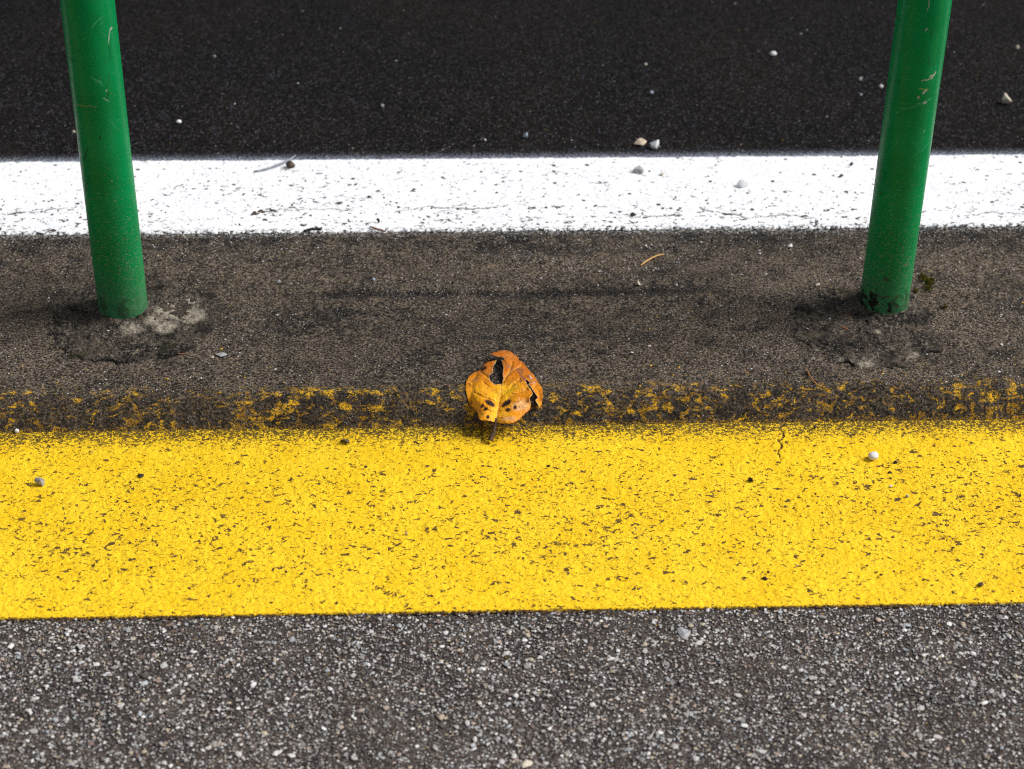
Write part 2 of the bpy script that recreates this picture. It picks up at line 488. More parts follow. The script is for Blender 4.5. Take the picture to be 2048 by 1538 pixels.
white_line = paint_line('white_line', 2.380, 2.5935, wz, whi_m, road, .0036, white_cracks, 201)
tag(white_line, 'white painted road line')
yellow_line = paint_line('yellow_line', 1.6150, 1.966, .0015, yel_m, pavement, .0034, yellow_cracks, 301)
tag(yellow_line, 'wide worn yellow painted line')

# ------------------------------------------------------------------ small stones
def stone_shape(seed, smooth=False, sub=1, ang=.75):
    """convex broken-stone or round pebble, unit size"""
    rs = np.random.RandomState(seed)
    bm = bmesh.new()
    if smooth:
        bmesh.ops.create_icosphere(bm, subdivisions=3, radius=1)
        for v in bm.verts:
            n = .10 * math.sin(v.co.x * 2.1 + seed) + .08 * math.sin(v.co.y * 2.7 + seed * 2) + .05 * math.sin(v.co.z * 3.3 + seed * 3)
            v.co *= 1 + n
    else:
        n = 10
        p = rs.normal(size=(n, 3)); p /= np.linalg.norm(p, axis=1)[:, None]
        p *= rs.uniform(1 - ang * .5, 1.08, (n, 1))
        for q in p: bm.verts.new(q)
        res = bmesh.ops.convex_hull(bm, input=bm.verts[:])
        bmesh.ops.delete(bm, geom=[g for g in res['geom_interior'] if isinstance(g, bmesh.types.BMVert)], context='VERTS')
        bmesh.ops.recalc_face_normals(bm, faces=bm.faces[:])
        if sub:
            bmesh.ops.bevel(bm, geom=bm.edges[:] + bm.verts[:], offset=.06, segments=1, affect='EDGES', profile=.5)
            bmesh.ops.triangulate(bm, faces=bm.faces[:])
            for v in bm.verts:
                v.co *= 1 + .05 * (rs.rand() - .5)
    for k in range(3):
        c = [v.co[k] for v in bm.verts]; a, b = min(c), max(c)
        for v in bm.verts: v.co[k] = (v.co[k] - (a + b) / 2) / ((b - a) / 2)
    me = bpy.data.meshes.new('stone_shape'); bm.to_mesh(me); bm.free()
    for q in me.polygons: q.use_smooth = smooth
    return me

# low-poly variants for the embedded aggregate
def low_variants(n, seed):
    bm = bmesh.new(); bmesh.ops.create_icosphere(bm, subdivisions=1, radius=1)
    base = np.array([v.co[:] for v in bm.verts]); tri = np.array([[v.index for v in f.verts] for f in bm.faces]); bm.free()
    rs = np.random.RandomState(seed); out = []
    for i in range(n):
        b = base.copy() * rs.uniform(.72, 1.15, (12, 1))
        b += rs.normal(0, .10, b.shape)
        out.append(b)
    return np.array(out), tri

PAL = np.array([(.40, .39, .38), (.55, .54, .53), (.33, .26, .22), (.38, .32, .24), (.20, .19, .185), (.075, .068, .066), (.31, .33, .35), (.27, .25, .24), (.14, .10, .085)])
PW = np.array([.25, .17, .08, .07, .12, .10, .07, .09, .05])

def scatter(name, pos, size, flat, cols, mat, parent, seed, sink=.35):
    rs = np.random.RandomState(seed)
    var, tri = low_variants(24, seed)
    n = len(pos)
    v = var[rs.randint(0, 24, n)]                         # n,12,3
    sc = np.stack([size * rs.uniform(.8, 1.35, n), size * rs.uniform(.65, 1.0, n), size * flat], -1)[:, None, :]
    v = v * sc
    a = rs.uniform(0, 2 * np.pi, n); ca, sa = np.cos(a)[:, None], np.sin(a)[:, None]
    V = np.stack([v[..., 0] * ca - v[..., 1] * sa, v[..., 0] * sa + v[..., 1] * ca, v[..., 2]], -1)
    V += pos[:, None, :]
    V[..., 2] += (size * flat * (1 - 2 * sink))[:, None]
    F = (tri[None] + (np.arange(n) * 12)[:, None, None]).reshape(-1, 3)
    C = np.repeat(cols, 12, axis=0)
    me = mesh_np(name, V.reshape(-1, 3), F, mat, col=C, smooth=False)
    return tag(link(name, me, parent), kind='stuff')

grit_m = mat_vcol('aggregate_grain', .75, .3, 900, .3)
rs = np.random.RandomState(7)
# exposed aggregate of the near pavement
NA = 84000
px_ = rs.uniform(-.80, .95, NA); py_ = rs.uniform(1.13, 1.620, NA)
clump = fbm(px_ * 14, py_ * 14, 61, 3)
keep = rs.rand(NA) < np.clip(.85 + clump * .55, .3, 1)
px_, py_ = px_[keep], py_[keep]
sz = np.clip(rs.lognormal(math.log(.00098), .48, len(px_)), .0006, .0042)
ci = rs.choice(len(PAL), len(px_), p=PW)
cc = PAL[ci] * rs.uniform(.85, 1.35, (len(px_), 1))
scatter('aggregate', np.stack([px_, py_, np.full(len(px_), -.0006)], -1), sz, .30, cc, grit_m, pavement, 11, .38)

# the biggest ones one by one
stone_m = Mat('pavement_stone', .75, .3)
oi = stone_m.t.nodes.new('ShaderNodeObjectInfo').outputs['Random']
sc_ = stone_m.ramp(oi, [(0, (.42, .41, .40)), (.18, (.56, .55, .54)), (.34, (.36, .30, .27)), (.46, (.42, .36, .28)), (.58, (.24, .23, .22)), (.72, (.36, .37, .39)), (.86, (.17, .13, .11)), (.93, (.48, .46, .43))], True)
gn = stone_m.noise(1.6, 4, .65)
sc_ = stone_m.mix(1.0, sc_, stone_m.ramp(gn, [(.3, (.7, .7, .7)), (.7, (1.25, 1.22, 1.2))]), 'MULTIPLY')
stone_m = stone_m.done(sc_, stone_m.bump(gn, .15, .6))
svar = []
for i in range(14):
    me = stone_shape(500 + i, False, 0); me.name = 'stone'
    me.materials.append(stone_m); svar.append(me)
placed = []
for i in range(300):
    for _ in range(30):
        q = G(rs.uniform(-20, 2068), rs.uniform(1252, 1545), 0)
        if all((q[0] - a) ** 2 + (q[1] - b) ** 2 > .009 ** 2 for a, b in placed): break
    placed.append((q[0], q[1]))
    o = link('stone', svar[i % 14], pavement)
    s = rs.uniform(.0019, .0031)
    o.location = (q[0], q[1], -.0009)
    o.rotation_euler = (rs.uniform(-.2, .2), rs.uniform(-.2, .2), rs.uniform(0, 6.28))
    o.scale = (s * rs.uniform(.9, 1.4), s * rs.uniform(.6, .95), s * .5)

# grit on the kerb strip and on the road
NK = 20000
kx = rs.uniform(-.75, .98, NK); ky = rs.uniform(1.99, 2.378, NK)
w = np.clip(.30 + 1.3 * fbm(kx * 9, ky * 12, 15, 3) + .55 * sstep(2.27, 2.37, ky), .05, 1)
kp = rs.rand(NK) < w; kx, ky = kx[kp], ky[kp]
kz = kerb_z(kx, ky)[0]
ks = np.clip(rs.lognormal(math.log(.00062), .42, len(kx)), .0004, .0022)
ci = rs.choice(len(PAL), len(kx), p=np.array([.27, .22, .07, .09, .10, .06, .09, .06, .04]))
kc = PAL[ci] * rs.uniform(.8, 1.15, (len(kx), 1))
yl = rs.rand(len(kx)) < np.clip(.015 + .35 * sstep(2.07, 1.995, ky), 0, .4)
kc[yl] = np.array([.62, .36, .03])
scatter('grit', np.stack([kx, ky, kz], -1), ks, .55, kc, grit_m, kerb, 12, .25)
NR = 9000
rx = rs.uniform(-.9, 1.2, NR); ry = 2.60 + 0.75 * rs.rand(NR) ** 1.5
rsz = np.clip(rs.lognormal(math.log(.00062), .38, NR), .0004, .0018)
rc = np.array([(.075, .062, .053), (.10, .095, .09), (.22, .2, .19), (.05, .055, .07), (.4, .4, .42), (.35, .18, .03)])[rs.choice(6, NR, p=[.42, .20, .07, .27, .02, .02])] * .75
scatter('grit', np.stack([rx, ry, np.full(NR, KZ - .001)], -1), rsz, .55, rc, grit_m, road, 13, .3)
# dark crumbs of asphalt and soil on both painted lines
def crumbs(name, x0, x1, y0, y1, n, z, parent, seed, sz0):
    r = np.random.RandomState(seed)
    x = r.uniform(x0, x1, n); y = r.uniform(y0, y1, n)
    s = np.clip(r.lognormal(math.log(sz0), .45, n), .0004, .0022)
    c = np.array([(.020, .018, .018), (.045, .035, .027), (.012, .012, .014), (.12, .10, .09), (.35, .34, .33)])[r.choice(5, n, p=[.36, .28, .2, .1, .06])]
    scatter(name, np.stack([x, y, np.full(n, z)], -1), s, .6, c, grit_m, parent, seed, .2)
crumbs('grit', -.8, 1.0, 2.385, 2.59, 420, wz, white_line, 21, .0008)
crumbs('grit', -.75, .95, 1.63, 1.955, 420, .004, yellow_line, 22, .0008)

# ------------------------------------------------------------------ concrete footings
def mat_footing():
    m = Mat('old_footing_concrete', .92, .08)
    big = m.noise(32, 5, .65, .5)
    col = m.mix(m.rng(big, .40, .60), (.017, .0158, .015), (.060, .050, .041))
    g = m.noise(330, 3, .75)
    col = m.mix(1.0, col, m.ramp(g, [(.37, (.28, .28, .28)), (.5, (.95, .95, .95)), (.63, (2.2, 2.1, 2.0))]), 'MULTIPLY')
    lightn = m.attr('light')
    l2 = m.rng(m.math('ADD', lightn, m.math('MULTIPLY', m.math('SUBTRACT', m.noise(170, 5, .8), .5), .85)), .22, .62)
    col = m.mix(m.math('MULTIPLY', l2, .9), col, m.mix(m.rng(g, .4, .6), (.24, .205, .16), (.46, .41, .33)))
    pa = m.noise(260, 4, .7)
    col = m.mix(m.math('MULTIPLY', m.rng(pa, .52, .62), m.rng(m.noise(28, 3), .42, .58, .15, .85)), col, (.21, .18, .145))
    k, kc = specks(m, 420, .05, GREYS, .32)
    col = m.mix(m.math('MULTIPLY', k, .85), col, kc)
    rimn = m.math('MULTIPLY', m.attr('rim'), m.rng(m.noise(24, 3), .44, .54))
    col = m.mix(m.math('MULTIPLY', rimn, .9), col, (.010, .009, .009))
    gr = m.math('MULTIPLY', m.rng(m.noise(22, 3, .6, 0, m.mapped(loc=(3, 1, 0))), .60, .72), .45)
    col = m.mix(gr, col, (.045, .042, .014))
    h = m.math('ADD', m.math('MULTIPLY', g, .6), m.math('MULTIPLY', pa, 1.0))
    return m.done(col, m.bump(h, .0026, 1.0))
foot_m = mat_footing()
PR = .0315
POSTS = {}
def footing(cpx, cpy, ppx, ppy, seed, label, lights, rad=.103):
    c = G(cpx, cpy, KZ + .003); p = G(ppx, ppy, KZ + .006)
    na, nr = 260, 80
    a = np.linspace(0, 2 * np.pi, na, endpoint=False)
    R = rad * (1 + .20 * fbm(np.cos(a) * 1.4 + 5, np.sin(a) * 1.4 + 5, seed, 3) + .13 * fbm(np.cos(a) * 7 + 9, np.sin(a) * 9 + 9, seed + 2, 3))
    t = np.linspace(.02, 1, nr)
    Rr = t[:, None] * R[None, :]
    X = c[0] + Rr * np.cos(a)[None, :]; Y = c[1] + Rr * np.sin(a)[None, :]
    base = kerb_z(X.ravel(), Y.ravel())[0].reshape(X.shape)
    dp = np.hypot(X - p[0], Y - p[1])
    nearside = np.clip(-(Y - c[1]) / rad, -1, 1)
    lift = .0008 + .0013 * nearside + .0045 * np.exp(-((dp - PR) / .010) ** 2) + .003 * np.exp(-(dp / .055) ** 2)
    lift = lift + .0036 * fbm(X * 30, Y * 30, seed + 5, 4) + .0028 * fbm(X * 150, Y * 150, seed + 6, 3)
    lift = np.maximum(lift, -.0012)
    rim = sstep(.93, 1.0, t)[:, None]
    Z = base + lift * (1 - rim) - .0022 * rim
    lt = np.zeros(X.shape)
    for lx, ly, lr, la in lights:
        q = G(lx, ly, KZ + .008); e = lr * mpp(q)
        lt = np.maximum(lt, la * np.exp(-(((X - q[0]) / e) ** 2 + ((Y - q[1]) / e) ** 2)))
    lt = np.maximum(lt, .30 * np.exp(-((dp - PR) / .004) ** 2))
    V = np.stack([X.ravel(), Y.ravel(), Z.ravel()], -1)
    i = np.arange(na)[None, :] + np.arange(nr - 1)[:, None] * na
    j = (np.arange(na)[None, :] + 1) % na + np.arange(nr - 1)[:, None] * na
    F = np.stack([i, j, j + na, i + na], -1)[:, :, [0, 3, 2, 1]].reshape(-1, 4)
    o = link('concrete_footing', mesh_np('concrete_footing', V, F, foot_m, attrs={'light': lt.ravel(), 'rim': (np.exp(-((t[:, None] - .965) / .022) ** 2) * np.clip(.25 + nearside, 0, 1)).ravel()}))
    tag(o, label, 'concrete footing', 'concrete footings of the green posts')
    return p, o, c, R
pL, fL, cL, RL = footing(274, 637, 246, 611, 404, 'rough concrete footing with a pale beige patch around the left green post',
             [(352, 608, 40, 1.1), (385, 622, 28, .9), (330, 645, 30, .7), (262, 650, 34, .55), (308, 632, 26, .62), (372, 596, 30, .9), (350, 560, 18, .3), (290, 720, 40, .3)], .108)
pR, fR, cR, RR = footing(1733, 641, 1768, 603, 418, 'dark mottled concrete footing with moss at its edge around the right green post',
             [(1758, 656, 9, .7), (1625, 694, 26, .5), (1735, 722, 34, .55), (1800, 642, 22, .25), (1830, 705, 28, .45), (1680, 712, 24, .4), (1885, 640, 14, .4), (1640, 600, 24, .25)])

# ------------------------------------------------------------------ green posts
def mat_post():
    m = Mat('green_gloss_paint', .34, .11)
    x, y, z = m.sep()
    col = m.mix(m.rng(m.noise(14, 3), .35, .65), (.001, .170, .045), (.0015, .208, .061))
    mk = m.attr('mark', False)
    mkn = m.attr('markamt')
    col = m.mix(mkn, col, mk)
    # dust and splashes thicken towards the ground
    low = m.rng(z, .26, .0, 0, 1)
    dens = m.math('ADD', m.math('MULTIPLY', m.math('POWER', low, 1.3), .75), .015)
    k, kc = specks(m, 950, dens, [(0, (.20, .16, .11)), (.5, (.34, .29, .22)), (.8, (.10, .08, .05)), (1, (.45, .42, .36))], .40)
    col = m.mix(m.math('MULTIPLY', k, .80), col, kc)
    k2, kc2 = specks(m, 330, m.math('MULTIPLY', dens, .34), [(0, (.02, .018, .012)), (.7, (.06, .045, .03)), (1, (.32, .27, .2))], .24)
    col = m.mix(m.math('MULTIPLY', k2, .85), col, kc2)
    film = m.math('MULTIPLY', m.math('POWER', m.rng(z, .09, .0), 1.5), m.rng(m.noise(60, 4, .6), .3, .7, .25, .75))
    col = m.mix(m.math('MULTIPLY', film, .55), col, (.10, .11, .075))
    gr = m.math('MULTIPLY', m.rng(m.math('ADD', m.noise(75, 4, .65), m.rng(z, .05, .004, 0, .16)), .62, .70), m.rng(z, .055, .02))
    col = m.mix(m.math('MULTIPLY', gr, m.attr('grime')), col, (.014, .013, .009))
    h = m.math('ADD', m.noise(60, 2), m.math('MULTIPLY', m.math('MAXIMUM', k, k2), .25))
    h = m.math('SUBTRACT', h, m.math('MULTIPLY', mkn, .08))
    ro = m.math('ADD', m.rng(m.noise(120, 3), .3, .7, .26, .40), m.math('MULTIPLY', m.math('MAXIMUM', low, mkn), .35), True)
    m.done(col, m.bump(h, .0006, .5), ro)
    return m.m
post_m = mat_post()

def project(P):
    d = P - CPOS; zz = d @ fw
    return np.stack([1024 + FPX * (d @ RI) / zz, 769 - FPX * (d @ UP) / zz], -1)

def post(p, label, marks, grime, wel):
    na = 240
    zz = np.concatenate([np.arange(-.03, .50, .0013), np.linspace(.505, 1.05, 40)])
    a = np.linspace(0, 2 * np.pi, na, endpoint=False)
    A, Zg = np.meshgrid(a, zz)
    r = PR * (1 + .004 * fbm(np.cos(A) * 2 + 3, Zg * 8, wel, 2))
    r = r + .0008 * sstep(.018, .004, Zg) * (fbm(np.cos(A) * 3 + 4, np.sin(A) * 3 + 4, wel + 2, 2) + .2)
    X, Y = r * np.cos(A), r * np.sin(A)
    V = np.stack([X.ravel(), Y.ravel(), Zg.ravel()], -1)
    # domed cap
    ncap = 8; caps = []
    for k in range(1, ncap + 1):
        f = k / ncap * math.pi / 2
        rr = PR * max(math.cos(f), .001); h = 1.05 + .014 * math.sin(f)
        caps.append(np.stack([rr * np.cos(a), rr * np.sin(a), np.full(na, h)], -1))
    nz = len(zz) + ncap
    V = np.concatenate([V] + caps)
    i = np.arange(na)[None, :] + np.arange(nz - 1)[:, None] * na
    j = (np.arange(na)[None, :] + 1) % na + np.arange(nz - 1)[:, None] * na
    F = np.stack([i, j, j + na, i + na], -1).reshape(-1, 4)
    Wp = V + np.array(p)
    front = (V[:, :2] @ (CPOS[:2] - np.array(p)[:2])) > 0
    uv = project(Wp)
    amt = np.zeros(len(V)); colr = np.zeros((len(V), 3))
    for pts, w, c, s in marks:
        pts = np.array(pts, float)
        near = np.where(front & (np.abs(uv - pts.mean(0)).max(1) < np.ptp(pts, axis=0).max() + 30))[0]
        q = uv[near]; wig = np.stack([fbm(q[:, 0] * .15, q[:, 1] * .15, 3, 3), fbm(q[:, 0] * .15, q[:, 1] * .15, 9, 3)], -1) * 3.0
        d = segdist(q + wig, pts)
        ww = .72 * w * (.7 + .9 * np.clip(fbm(q[:, 0] * .3, q[:, 1] * .3, int(w * 10) + 5, 2) + .3, 0, 1))
        k = sstep(ww + .8, np.maximum(ww - .6, 0), d) * s
        up = k > amt[near]
        amt[near[up]] = k[up]; colr[near[up]] = c
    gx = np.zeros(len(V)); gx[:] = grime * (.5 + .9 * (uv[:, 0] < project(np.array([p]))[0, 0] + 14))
    me = mesh_np('green_post', V, F, post_m, attrs={'markamt': amt, 'grime': np.clip(gx, 0, 1)})
    ca = me.color_attributes.new('mark', 'FLOAT_COLOR', 'POINT')
    c4 = np.ones((len(V), 4), np.float32); c4[:, :3] = colr; ca.data.foreach_set('color', c4.ravel())
    o = link('green_post', me); o.location = tuple(p)
    return tag(o, label, 'post', 'green painted steel posts')

GY, LG, DK, TN = (.38, .36, .36), (.06, .33, .17), (.012, .03, .014), (.36, .30, .18)
marksL = [
    ([(224, 57), (219, 63), (217, 75), (218, 88)], 1.0, GY, .85), ([(218, 88), (219, 105), (220, 120)], .8, DK, .8), ([(224, 55), (221, 58)], 1.6, GY, .9),
    ([(219, 148), (218, 160), (215, 172)], .9, DK, .85), ([(214, 180), (213, 184)], 1.8, GY, .85), ([(216, 186), (214, 196)], .9, DK, .8),
    ([(207, 195), (212, 199), (216, 201)], 1.5, (.25, .36, .28), .8), ([(182, 153), (190, 160), (200, 164)], 2.6, LG, .55), ([(200, 163), (204, 171)], 1.8, LG, .7),
    ([(154, 210), (165, 213), (178, 211), (194, 215)], .9, TN, .5), ([(183, 55), (193, 43), (206, 34)], 1.0, LG, .7), ([(201, 50), (206, 42)], .8, LG, .6),
    ([(160, 79), (170, 75)], .7, LG, .6), ([(219, 240), (228, 252), (240, 262)], .8, LG, .7), ([(216, 240), (222, 238)], 1.0, LG, .7), ([(215, 258), (223, 270)], .8, LG, .6),
    ([(169, 317), (176, 295)], 1.6, (.008, .06, .018), .8), ([(170, 385), (178, 355)], 1.2, (.008, .06, .018), .7), ([(198, 273), (200, 276)], 1.8, DK, .8),
    ([(212, 390), (216, 405)], .9, LG, .7), ([(208, 320), (213, 335), (222, 338)], .7, LG, .6), ([(140, 115), (146, 125)], .9, DK, .6), ([(222, 245), (236, 243), (250, 246)], .6, LG, .4),
    ([(224, 362), (225, 363)], 1.2, (.5, .42, .08), .9), ([(229, 400), (229, 401)], 1.0, (.5, .42, .08), .9), ([(236, 535), (240, 538)], 1.6, DK, .8), ([(249, 474), (251, 480)], 1.8, DK, .7)]
marksR = [
    ([(1859, 0), (1857, 12), (1855, 22)], 1.1, (.45, .5, .45), .8), ([(1852, 61), (1856, 58)], 1.6, GY, .9), ([(1842, 163), (1852, 160), (1862, 157), (1869, 150), (1872, 143)], 1.3, (.42, .42, .30), .85),
    ([(1860, 153), (1871, 147)], 1.9, GY, .85), ([(1838, 178), (1848, 178), (1855, 178)], .9, (.30, .36, .10), .8), ([(1846, 186), (1852, 180)], 2.4, GY, .9), ([(1835, 194), (1837, 196)], 2.0, (.42, .33, .24), .85),
    ([(1847, 207), (1850, 204)], 2.2, GY, .85), ([(1800, 216), (1820, 217), (1840, 209), (1864, 198)], .8, LG, .6), ([(1825, 212), (1845, 203), (1868, 195)], .7, LG, .6), ([(1797, 205), (1815, 208), (1835, 205)], .7, LG, .5),
    ([(1810, 159), (1840, 160)], .6, LG, .5), ([(1805, 219), (1830, 214), (1845, 212)], .7, LG, .6), ([(1826, 287), (1842, 303), (1856, 288)], .7, LG, .7), ([(1795, 243), (1830, 244)], .6, LG, .35),
    ([(1863, 55), (1862, 80)], .9, DK, .7), ([(1876, 95), (1879, 105)], .9, DK, .7), ([(1857, 110), (1857, 132)], .7, DK, .6), ([(1867, 126), (1868, 132)], 1.0, DK, .7), ([(1790, 160), (1800, 163)], 2.0, DK, .4),
    ([(1846, 263), (1850, 260)], 1.0, (.2, .4, .3), .7), ([(1794, 30), (1798, 38)], 3.0, (.006, .07, .03), .5), ([(1760, 385), (1764, 388)], 2.4, (.006, .07, .02), .6), ([(1771, 556), (1776, 560)], 3.5, DK, .85),
    ([(1800, 487), (1803, 490)], 1.6, DK, .8), ([(1810, 531), (1814, 529)], 1.6, (.3, .2, .1), .8), ([(1788, 607), (1794, 612)], 4.0, DK, .9), ([(1750, 590), (1765, 597), (1777, 594)], 3.5, DK, .8)]
post(pL, 'green painted round steel post on the left with a dark vertical scratch', marksL, .35, 3)
post(pR, 'green painted round steel post on the right with pale scrapes and a grimy foot', marksR, 1.0, 13)

# ------------------------------------------------------------------ moss on the right footing
mv, mf, mc = [], [], []
def moss_tuft(px, py, rpx, n, seed):
    r = np.random.RandomState(seed)
    q = G(px, py, KZ + .004); R = rpx * mpp(q)
    for _ in range(n):
        x, y = q[0] + r.normal(0, R * .5), q[1] + r.normal(0, R * .6)
        z = ground_z(x, y) + .002
        h = r.uniform(.0012, .0034); wd = r.uniform(.0006, .0011); a = r.uniform(0, 6.28)
        b = len(mv)
        for k in range(3):
            mv.append((x + wd * math.cos(a + k * 2.09), y + wd * math.sin(a + k * 2.09), z))
        mv.append((x + r.normal(0, .0008), y + r.normal(0, .0008), z + h))
        mf.extend([(b, b + 1, b + 3), (b + 1, b + 2, b + 3), (b + 2, b, b + 3)])
        c = np.array([(.10, .095, .012), (.06, .07, .010), (.15, .12, .02)])[r.randint(3)] * r.uniform(.7, 1.2)
        mc.extend([c * .8] * 3 + [c * 1.2])
for i, (px, py, rp, n) in enumerate([(1846, 548, 6, 70), (1853, 556, 8, 120), (1861, 562, 8, 120), (1857, 573, 8, 110), (1832, 577, 5, 40), (1891, 611, 4, 45), (1866, 556, 5, 50)]):
    moss_tuft(px, py, rp, n, 30 + i)
mo = link('moss', mesh_np('moss', mv, mf, mat_vcol('olive_moss', .9, .1, 900, .3), col=np.array(mc), smooth=False))
tag(mo, 'olive green moss growing on the edge of the right concrete footing', 'moss', kind='stuff')

# ------------------------------------------------------------------ loose stones lying about
SM = {
    'white': mat_stone('white_limestone', (.62, .62, .62), (.74, .74, .73), 260, .7, .25),
    'cream': mat_stone('cream_limestone', (.46, .40, .31), (.62, .57, .48), 260, .8, .2),
    'tan': mat_stone('tan_sandstone', (.42, .34, .24), (.55, .47, .36), 300, .85, .3),
    'grey': mat_stone('grey_stone', (.26, .26, .27), (.40, .40, .41), 300, .85, .3),
    'brown': mat_stone('brown_stone', (.05, .036, .027), (.12, .09, .07), 350, .9, .5),
    'dark': mat_stone('dark_stone', (.014, .014, .016), (.035, .032, .03), 350, .85, .0),
    'blue': mat_stone('blue_grey_stone', (.24, .29, .36), (.42, .47, .54), 300, .7, .3),
    'painted': mat_stone('white_painted_stone', (.74, .75, .77), (.80, .81, .83), 200, .65, .12),
}
def loose(name, px, py, w, h, kind, label, cat, group, seed, smooth=False, rot=None, tilt=0.0, tall=.62):
    zg = ground_z(*G(px, py, KZ if py < 785 else .004)[:2])
    q = G(px, py + h * .25, zg); q[2] = zg = ground_z(q[0], q[1])
    s = w * mpp(q) * .5
    dep = max(.55, min(1.0, h / w * 1.05))
    me = stone_shape(seed, smooth); me.name = name
    me.materials.append(SM[kind])
    # true size written into the mesh so texture scale stays physical
    r = random.Random(seed)
    dep = .85
    tz = max(.34 * s, math.sqrt(max(0, (h * mpp(q) * .5) ** 2 - (.48 * s) ** 2)) / .83) if tall > .35 else tall * s
    Mx = Matrix.Diagonal((s, s * dep, tz, 1))
    me.transform(Matrix.Rotation(tilt, 4, 'Y') @ Mx @ Matrix.Rotation(r.uniform(0, 6.28), 4, 'Z'))
    zmin = min(v.co.z for v in me.vertices)
    o = link(name, me)
    o.location = (q[0], q[1], zg - zmin * .86)
    if rot: o.rotation_euler.z = rot
    return tag(o, label, cat, group)

GRD, GWL, GKB, GYL = 'stones lying on the dark road', 'stones and crumbs lying on the white line', 'stones lying on the brown kerb strip', 'stones lying on the yellow line'
loose('pebble', 1546, 108, 14, 10, 'white', 'small rounded white pebble alone on the dark road, high up left of the right post', 'pebble', GRD, 1, True)
loose('stone', 2013, 202, 20, 20, 'cream', 'pale pointed stone on the dark road at the right of the right post', 'stone', GRD, 2, tall=.85)
loose('pebble', 1762, 174, 8, 8, 'white', 'tiny bright white pebble touching the left side of the right green post', 'pebble', GRD, 3, True)
loose('pebble', 1721, 160, 8, 8, 'grey', 'tiny grey pebble on the road just left of the right post, beside a white one', 'pebble', GRD, 4)
loose('pebble', 1303, 186, 8, 7, 'blue', 'tiny bluish white pebble on the road well above the tan and white stones', 'pebble', GRD, 5, True)
loose('pebble', 765, 212, 7, 7, 'grey', 'tiny grey speck of stone in the empty middle left of the dark road', 'pebble', GRD, 6)
loose('pebble', 358, 244, 11, 8, 'painted', 'bright white oval pebble on the dark road right of the left post', 'pebble', GRD, 7, True)
loose('pebble', 1051, 273, 9, 11, 'blue', 'bluish two-lobed stone chip on the road near the middle of the white line', 'pebble', GRD, 8)
loose('stone', 1281, 284, 27, 15, 'tan', 'tan oblong stone on the road, left one of the pair above the white line', 'stone', GRD, 131)
loose('stone', 1308, 291, 18, 19, 'painted', 'chunky white stone on the road, right one of the pair above the white line', 'stone', GRD, 10, tall=.8)
loose('pebble', 148, 265, 6, 6, 'cream', 'tiny cream pebble on the road against the left side of the left post', 'pebble', GRD, 11)
loose('pebble', 970, 281, 5, 5, 'white', 'minute white chip on the road left of the bluish chip', 'pebble', GRD, 12)
loose('pebble', 430, 114, 7, 6, 'grey', 'tiny pale grey pebble on the road upper right of the left post', 'pebble', GRD, 14)
loose('pebble', 1722, 190, 5, 5, 'blue', 'minute blue grey chip on the road left of the right post, below the grey pebble', 'pebble', GRD, 15)
loose('pebble', 2034, 96, 8, 8, 'cream', 'tiny white pebble on the road at the right edge of the picture', 'pebble', GRD, 16, True)
loose('pebble', 1291, 129, 6, 5, 'cream', 'minute pinkish chip on the road above the tiny bluish white pebble', 'pebble', GRD, 17)

loose('stone', 580, 331, 17, 16, 'brown', 'brown grey stone on the white line beside the curved grey twig', 'stone', GWL, 20, tall=.8)
loose('stone', 1278, 340, 22, 14, 'grey', 'flat light grey stone on the white line below the pair of road stones', 'stone', GWL, 144)
loose('stone', 1325, 348, 12, 7, 'cream', 'small flat cream chip on the white line right of the flat grey stone', 'stone', GWL, 22)
loose('stone', 1485, 369, 23, 16, 'painted', 'white stone painted over together with the white line', 'stone', GWL, 23, tall=.7)
loose('stone', 1682, 352, 10, 8, 'brown', 'brown crumb of stone on the white line just left of the right post', 'stone', GWL, 24)
loose('stone', 1702, 328, 8, 7, 'dark', 'black crumb on the upper edge of the white line near the right post', 'stone', GWL, 25)
loose('stone', 1267, 430, 12, 8, 'dark', 'black crumb on the lower part of the white line under the flat grey stone', 'stone', GWL, 26)
# a flat crumbly clump of soil: several crumbs stuck together
bmc = bmesh.new()
rc_ = random.Random(5)
c0 = G(522, 423, wz)
for k in range(11):
    t = k / 10
    q = G(505 + 36 * t + rc_.uniform(-3, 3), 428 - 9 * t + rc_.uniform(-2.5, 2.5), wz)
    me_ = stone_shape(700 + k, False, 0)
    sz_ = rc_.uniform(.0014, .0030) * (1.25 if t > .6 else 1)
    me_.transform(Matrix.Translation((q[0] - c0[0], q[1] - c0[1], .0006)) @ Matrix.Diagonal((sz_ * 1.3, sz_, sz_ * .55, 1)))
    bmc.from_mesh(me_); bpy.data.meshes.remove(me_)
me_ = bpy.data.meshes.new('dirt_clump'); bmc.to_mesh(me_); bmc.free()
me_.materials.append(SM['brown'])
o = link('dirt_clump', me_); o.location = (c0[0], c0[1], wz)
tag(o, 'flat crumbly brown clump of dirt on the white line below the twig', 'dirt clump', GWL)
loose('stone', 679, 405, 13, 6, 'brown', 'small brown dirt crumb on the white line left of centre', 'stone', GWL, 28)
loose('stone', 740, 394, 10, 6, 'brown', 'pale brown crumb on the white line above the reddish needle', 'stone', GWL, 29)
loose('stone', 755, 443, 9, 9, 'dark', 'black crumb on the white line right above the reddish needle', 'stone', GWL, 30)

